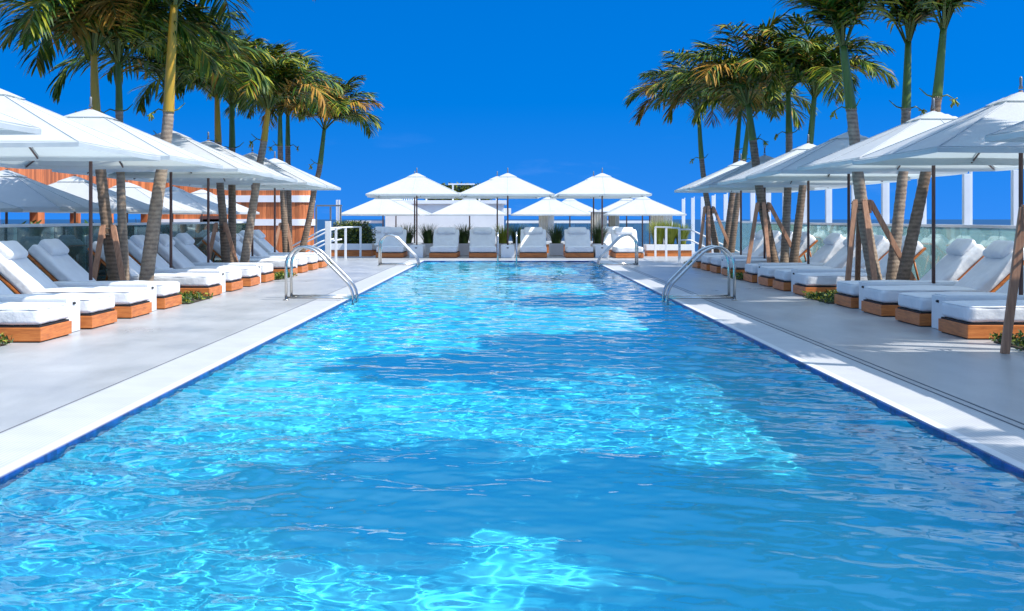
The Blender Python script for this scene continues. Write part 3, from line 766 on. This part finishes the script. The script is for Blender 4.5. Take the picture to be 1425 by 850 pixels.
def tuft(x, y, z, h, r, n, mat, label, seed, group, cat='grass plant', droop=.5, name='ornamental_grass', parent=None):
    rg = random.Random(seed); v = []; f = []
    for _ in range(n):
        a = rg.uniform(0, 2 * PI); e = Vector((math.cos(a), math.sin(a), 0)); s_ = Vector((-e.y, e.x, 0)); q = e * r * .35 * math.sqrt(rg.random()); hh = h * rg.uniform(.6, 1.05); out = r * rg.uniform(.2, 1.0); w = .012 * rg.uniform(.7, 1.4)
        i = len(v)
        for k in range(5):
            u = k / 4; p = q + e * out * u ** 1.6 + Vector((0, 0, hh * (u - droop * .35 * u ** 3 * (out / r)))); ww = w * (1 - u * .85)
            v += [tuple(p - s_ * ww), tuple(p + s_ * ww)]
        for k in range(4): f.append((i + 2 * k, i + 2 * k + 1, i + 2 * k + 3, i + 2 * k + 2))
    me = bpy.data.meshes.new(name); me.from_pydata(v, [], f); me.materials.append(M[mat])
    o = bpy.data.objects.new(name, me); COL.objects.link(o); o.location = (x, y, z)
    if parent is not None: o.parent = parent
    elif label: tag(o, label, cat, group)
    return o
# planters behind the far loungers
spots = [(566, 'far grass plant between the leftmost lounger and the left table'), (596, 'far grass plant just right of the left table'), (645, 'far grass plant between the second and third loungers'),
         (700, 'far grass plant behind the middle table, green and golden'), (720, 'far grass plant left of the fourth lounger'), (774, 'far grass plant between the fourth and fifth loungers'), (833, 'far grass plant behind the right table')]
for i, (px, lab) in enumerate(spots):
    d = 45.2 if i != 3 else 45.0
    x = PX(px, d)
    b = MB(); root = empty('planter', (x, d, 0), 0, 'white trough holding ' + lab.replace('far grass plant','grass'), 'planter', 'white troughs behind the far loungers')
    b.box((0, 0, .23), (.52, .5, .42), .008); b.build('trough', 'white_paint', root)
    b = MB(); b.box((0, 0, .445), (.46, .44, .012)); b.build('soil', 'soil', root)
    tuft(x, d, .445, .78, .50, 260, 'grass_blade' if i not in (3, ) else 'grass_gold', lab, 50 + i, 'grass plants between the far loungers')
# dark timber bench wall behind the far row
b = MB(); root = empty('timber_kerb', (0, 46.4, 0), 0, 'low timber and white kerb wall behind the far loungers', 'kerb wall')
b.box((0, 2.2, .17), (9.6, .25, .34), .004); b.build('timber_face', 'redwood', root)
b = MB(); b.box((0, 2.2, .40), (9.66, .31, .12), .005); b.build('cap', 'white_paint', root)
# corner planters with grass balls
def corner_planter(x, y, w, dpt, zt, label, glab, gold, rz, seed):
    root = empty('raised_planter', (x, y, 0), rz, label, 'planter', 'raised timber planters at the far corners')
    b = MB(); b.box((0, 0, zt * .25 + .0), (w, dpt, zt * .5), .005); b.build('timber_base', 'redwood', root)
    b = MB(); b.box((0, 0, zt * .75 + .002), (w + .06, dpt + .06, zt * .5), .01); b.build('white_trough', 'white_paint', root)
    b = MB(); b.box((0, 0, zt + .004), (w - .1, dpt - .1, .01)); b.build('soil', 'soil', root)
    n = 3 if gold else 1
    if gold:
        for k in range(3):
            tuft(x - .35 + k * .42, y, zt, .92 if k < 2 else .8, .45, 420, 'grass_gold', ['golden green grass tuft, leftmost in the right corner planter', 'golden green grass tuft, middle one in the right corner planter', 'golden green grass tuft, right one in the right corner planter'][k], seed + k, 'golden grasses in the right corner planter', 'grass plant', .3)
    else:
        o = leaf_mesh('clipped_hedge', [((-.25 + .3 * k, 0, .0), (.5, .38, .80), 2600) for k in range(3)], ['hedge_leaf', 'grass_blade', 'yellow_leaf'], seed, .05, None, (0, 0, 1, 1, 1, 0, 2)); o.location = (x, y, zt)
        tag(o, 'rounded clipped hedge in the left corner planter behind the white railing', 'hedge')
corner_planter(PX(489, 44.5), 44.6, 1.5, .8, .45, 'raised white and timber planter at the far left corner behind railing', '', False, .0, 80)
corner_planter(PX(930, 44.5), 44.6, 1.6, .8, .42, 'raised white and timber planter at the far right corner behind railing', '', True, .0, 90)

# ------------------------------------------------------------------ pool hand rails
def bend_path(pts, r=.09, n=6):
    P = [Vector(p) for p in pts]; out = [P[0]]
    for a, b_, c in zip(P, P[1:], P[2:]):
        rr = min(r, (b_ - a).length * .45, (c - b_).length * .45)
        p = b_ + (a - b_).normalized() * rr; q = b_ + (c - b_).normalized() * rr
        for k in range(n + 1):
            u = k / n; out.append(p * (1 - u) ** 2 + b_ * 2 * u * (1 - u) + q * u * u)
    out.append(P[-1]); return out
def handrail(x0, y, side, label, gap=.5):
    """x0: pool edge; side -1 left, +1 right"""
    root = empty('pool_handrail', (x0, y, 0), 0, label, 'handrail', 'steel handrails at the pool steps')
    s_ = side
    for k in (0, 1):
        yy = k * gap
        pts = [(s_ * .99, yy, .0), (s_ * .99, yy, .70), (s_ * .78, yy, .90), (s_ * .52, yy, .84), (-s_ * .05, yy, .26), (-s_ * .12, yy, .10), (-s_ * .12, yy, -.55)]
        b = MB(); b.tube(bend_path(pts, .16, 8), .024, 12); r_ = b.build('rail', 'steel', root)
        b = MB(); b.tube([(s_ * .97, yy, .045), (-s_ * .11, yy, .045)], .019, 10); b.build('foot_bar', 'steel', r_)
        b = MB(); b.tube([(s_ * .99, yy, .003), (s_ * .99, yy, .018)], .05, 16); b.build('flange', 'steel', r_)
handrail(XL, 20.4, -1, 'bent steel handrail on the left pool edge, the nearer one')
handrail(XL, 35.3, -1, 'bent steel handrail on the left pool edge, the far one')
handrail(XR, 20.4, 1, 'bent steel handrail on the right pool edge, the nearer one', .5)
handrail(XR, 35.5, 1, 'bent steel handrail on the right pool edge, the far one')
root = empty('pool_handrail', (.02, Y1, 0), 0, 'pair of steel grab rails in the middle of the far pool edge', 'handrail', 'steel handrails at the pool steps')
for x in (-.30, .30):
    b = MB(); b.tube(bend_path([(x, .55, 0), (x, .55, .78), (x, .35, .93), (x, .1, .85), (x, -.1, .3), (x, -.1, -.5)], .12, 8), .024, 12); r_ = b.build('rail', 'steel', root)
    b = MB(); b.tube([(x, .55, .003), (x, .55, .018)], .05, 16); b.build('flange', 'steel', r_)

# ------------------------------------------------------------------ glass balustrades
def glass_rail(p0, p1, top, label, panel=1.6, z0=0.04, cap=.05, gm='rail_glass'):
    p0, p1 = Vector(p0), Vector(p1); v = p1 - p0; ln = v.length; a = math.atan2(v.y, v.x)
    root = empty('glass_railing', p0, a, label, 'railing', 'glass railings round the pool deck')
    b = MB(); b.box((ln / 2, 0, top - .03), (ln, .07, cap), .006); b.build('top_rail', 'white_paint', root)
    b = MB(); b.box((ln / 2, 0, z0 + .03), (ln, .06, .06), .004); b.build('bottom_channel', 'grey_metal', root)
    n = max(1, round(ln / panel)); w = ln / n
    for k in range(n):
        b = MB(); b.box(((k + .5) * w, 0, (top + z0) / 2), (w - .016, .014, top - z0 - .09)); b.build('glass_panel', gm, root)
    return root
glass_rail((-7.62, 2, 0), (-7.62, 36.5, 0), 1.27, 'long glass railing with flat pale top rail behind the left loungers')
glass_rail((7.85, 2, 0), (7.85, 39.0, 0), 1.25, 'long glass railing with flat pale top rail behind the right loungers', gm='rail_glass_milky')
glass_rail((-7.45, 57.5, LOW), (PX(532, 57.5), 57.5, LOW), EYE - LOW - .13, 'short clear glass railing left of the white rooftop block before the sea', z0=.04, cap=.12, gm='rail_glass_clear')
glass_rail((PX(704, 57.5), 57.5, LOW), (7.6, 57.5, LOW), EYE - LOW - .13, 'clear glass railing across the far terrace right of the white rooftop block', z0=.04, cap=.12, gm='rail_glass_clear')
glass_rail((7.9, 39.6, 0), (9.2, 57.0, 0), 1.27, 'glass railing running away at the far right beside the fins', gm='rail_glass_milky')

# white fins beyond the right railing
fd = [21.9, 24.25, 26.9, 29.5, 32.1, 34.7, 37.4, 40.1, 42.7, 45.4, 48.2, 51.0, 54.0, 57.0, 60.0, 63.2]
fx = {}
for i, d in enumerate(fd):
    ztop = EYE + .857 + .15 * i / 9 if i < 10 else EYE + 1.0
    root = empty('white_fin', (9.02, d, LOW), 0, 'upright white fin beyond the right railing, %s from the camera side' % (ORD[i + 1] if i else 'first'), 'fin', 'row of white fins along the right edge')
    b = MB(); b.box((0, 0, (ztop - LOW) / 2), (.13, .12, ztop - LOW), .006); b.build('blade', 'white_paint', root)
    b = MB(); b.box((.088, 0, (ztop - LOW) / 2 + .03), (.04, .08, ztop - LOW + .06), .004); b.build('edge_strip', 'white_paint', root)

# ------------------------------------------------------------------ white stair railings, left and right
def post(b, x, y, h, w=.07): b.box((x, y, h / 2), (w, w, h), .004)
root = empty('white_railing', (-5.33, 36.9, 0), 0, 'white post railing with sloping handrails at the far left stair', 'railing', 'white post railings at the far stairs')
b = MB(); b.box((0, 0, .635), (.17, .10, 1.27), .006); b.build('end_post', 'white_paint', root)
for x, y in ((-.0, 1.7), (.0, 4.0), (.27, 5.9)):
    b = MB(); post(b, x, y, 1.06); b.build('post', 'white_paint', root)
b = MB(); b.tube([(0, .3, 1.06), (0, 4.0, 1.06), (.27, 5.9, 1.06)], .026, 8); b.build('top_rail', 'white_paint', root)
for z in (.98, .62):
    b = MB(); b.tube(bend_path([(-.02, 3.2, z + .06), (-.35, 2.9, z), (-1.6, 2.7, z - .65)], .1), .024, 8); b.build('stair_handrail', 'white_paint', root)
for z in (1.0, .66):
    b = MB(); b.tube(bend_path([(-.02, 1.4, z + .06), (-.35, 1.2, z), (-1.5, 1.1, z - .62)], .1), .024, 8); b.build('stair_handrail', 'white_paint', root)
root = empty('white_railing', (5.33, 37.0, 0), 0, 'white post railing with sloping handrails at the far right stair', 'railing', 'white post railings at the far stairs')
xs_ = [(PX(912, 43.0) - 5.33, 6.0), (PX(927, 41.0) - 5.33, 4.0), (PX(945.5, 37.0) - 5.33, 0)]
for x, y in xs_:
    b = MB(); post(b, x, y, 1.06); b.build('post', 'white_paint', root)
b = MB(); b.tube([(xs_[0][0], xs_[0][1], 1.06), (xs_[1][0], xs_[1][1], 1.06), (xs_[2][0], xs_[2][1], 1.06)], .026, 8); b.build('top_rail', 'white_paint', root)
for z in (1.02, .70):
    b = MB(); b.tube(bend_path([(xs_[2][0], .1, z), (.25, .6, z), (1.9, .9, z - .75)], .1), .024, 8); b.build('stair_handrail', 'white_paint', root)
# low loungers / benches by the stair on the right (shaded)
# ------------------------------------------------------------------ cedar clad building on the left
root = empty('cedar_building', (-13.5, 48, LOW), 0, 'cedar clad building with two white bands and rounded corner behind left palms', 'building')
def plan_wall(b, pts, z0, z1, th=.25):
    n = len(pts); v = []; f = []
    for i, (x, y) in enumerate(pts):
        v += [(x, y, z0), (x, y, z1)]
    for i in range(n - 1): f.append((2 * i, 2 * i + 2, 2 * i + 3, 2 * i + 1))
    # closed volume: go back along an outer line
    cx = -24 ; 
    b.poly(v, f)
front = [(-13.5, 48.0)] 
arc = [(-8.15 + .62 * math.sin(a), 48.62 - .62 * math.cos(a)) for a in np.linspace(0, PI / 2 * .85, 12)]
front += arc + [(-9.1, 56)]
pl = [(x + 13.5, y - 48) for x, y in front]
H3 = PZ(246, 48) - LOW
b = MB(); bands = [(0, PZ(313, 48) - LOW), (PZ(305.5, 48) - LOW, PZ(280.5, 48) - LOW), (PZ(272.5, 48) - LOW, H3)]
for z0, z1 in bands: plan_wall(b, pl, z0, z1)
b.build('cedar_cladding', 'cedar_boards', root)
b = MB()
for z0, z1 in ((PZ(313, 48) - LOW - .02, PZ(305.5, 48) - LOW + .02), (PZ(280.5, 48) - LOW - .02, PZ(272.5, 48) - LOW + .02)):
    off = [(x + (.05 if i > 5 else 0), y - .05 if i < 12 else y) for i, (x, y) in enumerate(pl)]
    plan_wall(b, off, z0, z1)
    n = len(off); v = [(x, y, z1) for x, y in off] + [(x, y, z1) for x, y in pl] + [(x, y, z0) for x, y in off] + [(x, y, z0) for x, y in pl]
    f = [(i, i + 1, n + i + 1, n + i) for i in range(n - 1)] + [(2 * n + i, 2 * n + i + 1, 3 * n + i + 1, 3 * n + i) for i in range(n - 1)]
    b.poly(v, f)
b.build('white_band', 'white_paint', root)
b = MB(); v = [(x, y, H3) for x, y in pl] + [(0, 8, H3)]; b.poly(v, [tuple(range(len(v)))]); b.build('roof', 'white_wall', root)
b = MB(); b.box((2.05, -.03, 1.05), (.9, .04, 2.1), .004); b.build('door', 'pole_wood', root)
# pergola with cedar fascia running along the lower terrace
root = empty('cedar_pergola', (-13.6, 21, LOW), 0, 'long cedar fascia canopy on posts along the lower left terrace', 'pergola')
zt = PZ(223, 33) - LOW; zb = PZ(291, 33) - LOW
b = MB(); b.box((-.15, 13.4, (zt + zb) / 2), (.3, 27.0, zt - zb), .004); b.build('fascia', 'cedar_boards', root)
b = MB(); b.box((-2.7, 13.4, zb + .12), (4.7, 27.0, .2), .004); b.build('roof_deck', 'redwood', root)
for k, y in enumerate((.6, 3.1, 5.9, 9.0, 12.1, 15.2, 18.4, 21.6, 26.0)):
    b = MB(); b.box((-.15, y, zb / 2), (.26, .5 if k % 2 else .26, zb - .004), .004); b.build('post', 'cedar_boards', root)
# shrubs below it
for i, (x, y, h) in enumerate(((-11.9, 24.0, 1.9), (-12.3, 26.6, 2.1), (-12.0, 29.8, 1.8), (-12.3, 33.0, 2.0), (-12.1, 36.6, 1.9), (-12.0, 40.6, 1.9), (-12.2, 22.0, 2.0))):
    root = empty('shrub', (x, y, LOW), 0, 'leafy shrub under the cedar pergola beyond the left glass railing, %s along' % (ORD[i + 1]), 'shrub', 'shrubs under the cedar pergola')
    leaf_mesh('foliage', [((rnd.uniform(-.3, .3), rnd.uniform(-.4, .4), h * .1 + .25 * k), (.55, .6, h * .6), 420) for k in range(3)], ['leaf_green', 'hedge_leaf', 'grass_blade'], 120 + i, .13, root, (0, 1, 2))
    b = MB(); b.tube([(0, 0, 0), (.03, .02, h * .5)], [.04, .02], 6); b.build('stem', 'palm_bark', root)
# cross legged stools with white drum seats
for i, (px, d) in enumerate(((101, 25.0), (118, 24.4))):
    root = empty('drum_stool', (PX(px, d), d, LOW), 0, ['white drum topped stool beyond the left glass railing, left one of the pair', 'white drum topped stool beyond the left glass railing, right one of the pair'][i], 'stool', 'white drum stools beyond the left railing')
    b = MB(); b.tube([(0, 0, 1.43), (0, 0, 1.67)], .15, 20); b.build('drum', 'white_paint', root)
    for a in (.6, 2.2, 3.7, 5.3):
        b = MB(); b.tube([(math.cos(a) * .12, math.sin(a) * .12, 1.43), (-math.cos(a) * .22, -math.sin(a) * .22, 0)], .014, 6); b.build('leg', 'grey_metal', root)
# loungers down on the lower left terrace
for i, y in enumerate((23.5, 26.5, 31.0, 35.5)):
    LG.place((-8.6, y, LOW), 0, 'lounger on the lower left terrace behind the glass, %s from the camera' % ('nearest' if i == 0 else ORD[i + 1]), 'loungers on the lower left terrace')
# timber steps by the left stair
root = empty('timber_steps', (-6.6, 39.4, LOW), 0, 'short flight of redwood steps going down by the left railing', 'steps')
for k in range(4):
    b = MB(); b.box((-.9 + k * .32, 0, .08 + k * .15), (.34 if k < 3 else .34, 2.4, .15), .004); b.build('step', 'redwood', root)

# grey gate frame and white mast
root = empty('gate_frame', (PX(466, 46), 46, 0), 0, 'grey metal gate frame standing at the far left corner', 'frame')
w0 = PX(440, 46) - PX(466, 46); 
for px in (440, 460, 474):
    b = MB(); b.box((PX(px, 46) - PX(466, 46), 0, PZ(286, 46) / 2 - .02), (.06, .06, PZ(286, 46) - .04), .003); b.build('post', 'grey_metal', root)
b = MB(); b.box(((PX(440, 46) + PX(476, 46)) / 2 - PX(466, 46), 0, PZ(286, 46)), (PX(476, 46) - PX(440, 46), .06, .06), .003); b.build('lintel', 'grey_metal', root)
root = empty('white_mast', (PX(470.5, 46.6), 46.6, 0), 0, 'short white double mast rising beside the grey gate frame', 'mast')
for s_ in (-.045, .045):
    b = MB(); b.box((s_, 0, PZ(278, 46.6) / 2), (.06, .08, PZ(278, 46.6)), .004); b.build('blade', 'white_paint', root)

# white rooftop block at the centre back
D = 56.2
bx0, bx1 = PX(536, D), PX(701, D); zt = PZ(283.5, D)
root = empty('white_rooftop_block', ((bx0 + bx1) / 2, D + 2.5, LOW), 0, 'white rooftop stair block with railings and hedge behind the far parasols', 'building')
w = bx1 - bx0
b = MB(); b.box((0, 0, (zt - LOW) / 2), (w, 5, zt - LOW)); b.build('wall', 'white_wall', root)
b = MB(); b.box((0, 0, zt - LOW + .08), (w + .25, 5.25, .16), .006); b.build('parapet', 'white_paint', root)
ztop = zt - LOW + .16
def lx(px): return PX(px, D) - (bx0 + bx1) / 2
b = MB()
for i in range(9): b.box((lx(553 + i * 3.1), -2.3, ztop + .33), (.05, .04, .66))
b.box((lx(565.5), -2.3, ztop + .68), (.95, .06, .05)); b.build('baluster_panel', 'white_paint', root)
hr = PZ(256, D) - LOW
for px in (593, 630, 667, 691):
    b = MB(); b.box((lx(px), -2.3, (ztop + (hr if px in (630, ) else ztop + .72)) / 2), (.07, .07, (hr if px in (630, ) else ztop + .72) - ztop), .003); b.build('rail_post', 'white_paint', root)
b = MB(); b.box((lx(642), -2.3, hr), (lx(662) - lx(625), .08, .06), .003); b.box((lx(636), -2.3, ztop + .34), (lx(692) - lx(580), .04, .04)); b.build('rail', 'white_paint', root)
o = leaf_mesh('hedge', [((-1.2 + .55 * k, 0, 0), (.45, .4, .75), 900) for k in range(5)], ['hedge_leaf', 'leaf_olive'], 140, .09, None, (0, 1, 0)); o.location = (PX(640, D + 1.2), D + 1.2, zt + .17)
tag(o, 'dark clipped hedge growing on top of the white rooftop block', 'hedge')
b = MB(); root = empty('wall_camera', (PX(706, 56), 56.5, PZ(294, 56)), 0, 'small white box bracket fixed at the corner of the white rooftop block', 'bracket')
b.box((0, 0, 0), (.34, .3, .28), .01); b.build('housing', 'white_paint', root)
b = MB(); b.box((-.25, .1, 0), (.3, .06, .06), .004); b.build('arm', 'white_paint', root)

# curtained cabanas
def curtain(b, x0, x1, y, z0, z1, seed, tie=.5):
    rg = random.Random(seed); n = 40; m_ = 14; v = []; f = []
    for j in range(m_ + 1):
        u = j / m_; z = z1 + (z0 - z1) * u; pinch = 1 - .45 * math.exp(-((u - tie) / .16) ** 2); cx = (x0 + x1) / 2
        for i in range(n + 1):
            t = i / n; x = cx + (x0 + (x1 - x0) * t - cx) * pinch
            v.append((x, y + .05 * math.sin(t * 38 + .5 * math.sin(u * 3 + seed)) * (.6 + .4 * u), z))
    for j in range(m_):
        for i in range(n):
            p = j * (n + 1) + i; f.append((p, p + 1, p + n + 2, p + n + 1))
    b.poly(v, f, True)
for i, (pa, pb, lab) in enumerate(((750, 771, 'white drape cabana curtain post left of the fifth far lounger'), (823, 845, 'pale curtained cabana with beige drapes behind the right table'), (848, 862, 'narrow pale curtained cabana behind the last far lounger'), (905, 936, 'beige and white curtained cabana behind the golden grasses'))):
    d = 50.8 + .4 * i; xa, xb = PX(pa, d), PX(pb, d)
    root = empty('curtained_cabana', ((xa + xb) / 2, d, LOW), 0, lab, 'cabana', 'curtained cabanas beyond the far loungers')
    w = (xb - xa) / 2; zt = PZ(296, d) - LOW + .03
    b = MB(); b.box((0, .5, zt + .03), (2 * w + .1, 1.2, .06), .004); b.build('roof_frame', 'white_paint', root)
    for sx in (-1, 1):
        b = MB(); b.box((sx * (w - .03), .5, zt / 2), (.05, .05, zt), .003); b.build('post', 'stake_wood', root)
    b = MB(); curtain(b, -w, w * .2, -.05, .05, zt, i, .55); b.build('curtain', 'curtain', root)
    b = MB(); curtain(b, -w * .1, w, .02, .05, zt, i + 5, .6); b.build('curtain', 'white_wall', root)

# ------------------------------------------------------------------ light, world, camera
sd = Vector((.68, -.28, 1.0)).normalized()
el = math.asin(sd.z); az = math.atan2(sd.x, sd.y)
sun = bpy.data.lights.new('sun', 'SUN'); sun.energy = 3.9; sun.angle = R(.53); sun.color = (1, .955, .88)
so = bpy.data.objects.new('sun', sun); COL.objects.link(so); so.location = (20, -10, 40)
so.rotation_euler = (-sd).to_track_quat('-Z', 'Y').to_euler()
for a in ('is_caustics_light',):
    try: setattr(sun.cycles, a, True)
    except Exception as e: print('CAUSTICS3', e)

w = bpy.data.worlds.new('World'); scene.world = w; w.use_nodes = True; nt = w.node_tree
bg = nt.nodes['Background']; bg.inputs['Strength'].default_value = .15
sky = nt.nodes.new('ShaderNodeTexSky'); sky.sky_type = 'NISHITA'; sky.sun_disc = False
sky.sun_elevation = el; sky.sun_rotation = az; sky.air_density = 1.0; sky.dust_density = .1; sky.ozone_density = 3.0; sky.altitude = 30
tc = nt.nodes.new('ShaderNodeTexCoord'); sp = nt.nodes.new('ShaderNodeSeparateXYZ'); L(nt, tc.outputs['Generated'], sp.inputs[0])
zz = math_(nt, 'MULTIPLY_ADD', math_(nt, 'MAXIMUM', sp.outputs[2], 0.0), .8, .30)
cb = nt.nodes.new('ShaderNodeCombineXYZ'); L(nt, sp.outputs[0], cb.inputs[0]); L(nt, sp.outputs[1], cb.inputs[1]); L(nt, zz, cb.inputs[2])
nm = nt.nodes.new('ShaderNodeVectorMath'); nm.operation = 'NORMALIZE'; L(nt, cb.outputs[0], nm.inputs[0]); L(nt, nm.outputs[0], sky.inputs['Vector'])
hs = nt.nodes.new('ShaderNodeHueSaturation'); hs.inputs['Saturation'].default_value = 1.5; hs.inputs['Value'].default_value = 1.0
L(nt, sky.outputs[0], hs.inputs['Color'])
# faint wisps of cloud low over the horizon
mp = nt.nodes.new('ShaderNodeMapping'); mp.inputs['Scale'].default_value = (6, 6, 30); L(nt, tc.outputs['Generated'], mp.inputs['Vector'])
cf = ramp(nt, noise(nt, mp.outputs[0], 1.6, 6, .6), [(.58, (0,) * 3), (.80, (.09,) * 3)])
low = mixc(nt, 1.0, hs.outputs[0], (1.0, .62, .82), 'MULTIPLY')
high = mixc(nt, 1.0, sky.outputs[0], (2.9, 2.6, 2.0), 'MULTIPLY')  # upper sky boosted and whitened, added as fill for shaded surfaces
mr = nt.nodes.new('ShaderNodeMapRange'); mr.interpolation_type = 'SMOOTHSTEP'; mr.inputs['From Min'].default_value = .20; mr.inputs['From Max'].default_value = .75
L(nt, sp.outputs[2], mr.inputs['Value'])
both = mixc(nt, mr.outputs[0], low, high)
lowz = math_(nt, 'SUBTRACT', 1.0, math_(nt, 'MULTIPLY', sp.outputs[2], 13.0)); lowz.node.use_clamp = True
cf = math_(nt, 'MULTIPLY', cf, lowz)
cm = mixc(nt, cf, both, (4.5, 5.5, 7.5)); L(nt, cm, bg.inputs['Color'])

cam = bpy.data.cameras.new('camera'); co = bpy.data.objects.new('camera', cam); COL.objects.link(co)
co.location = (0, 0, EYE); co.rotation_euler = (PI / 2, 0, 0)
cam.sensor_width = 36; cam.lens = 36 * F / 1425; cam.shift_x = 7.5 / 1425; cam.shift_y = -(425 - VY) / 1425
cam.clip_start = .1; cam.clip_end = 60000; scene.camera = co

vs = scene.view_settings; vs.view_transform = 'Standard'; vs.look = 'None'; vs.exposure = .68; vs.gamma = 1; vs.use_curve_mapping = False
cy = scene.cycles
cy.use_denoising = True
try: cy.denoiser = 'OPENIMAGEDENOISE'
except Exception: pass
cy.max_bounces = 10; cy.diffuse_bounces = 4; cy.glossy_bounces = 4; cy.transmission_bounces = 6; cy.transparent_max_bounces = 24
cy.caustics_reflective = False; cy.caustics_refractive = True; cy.sample_clamp_indirect = 8; cy.sample_clamp_direct = 0; cy.blur_glossy = .2
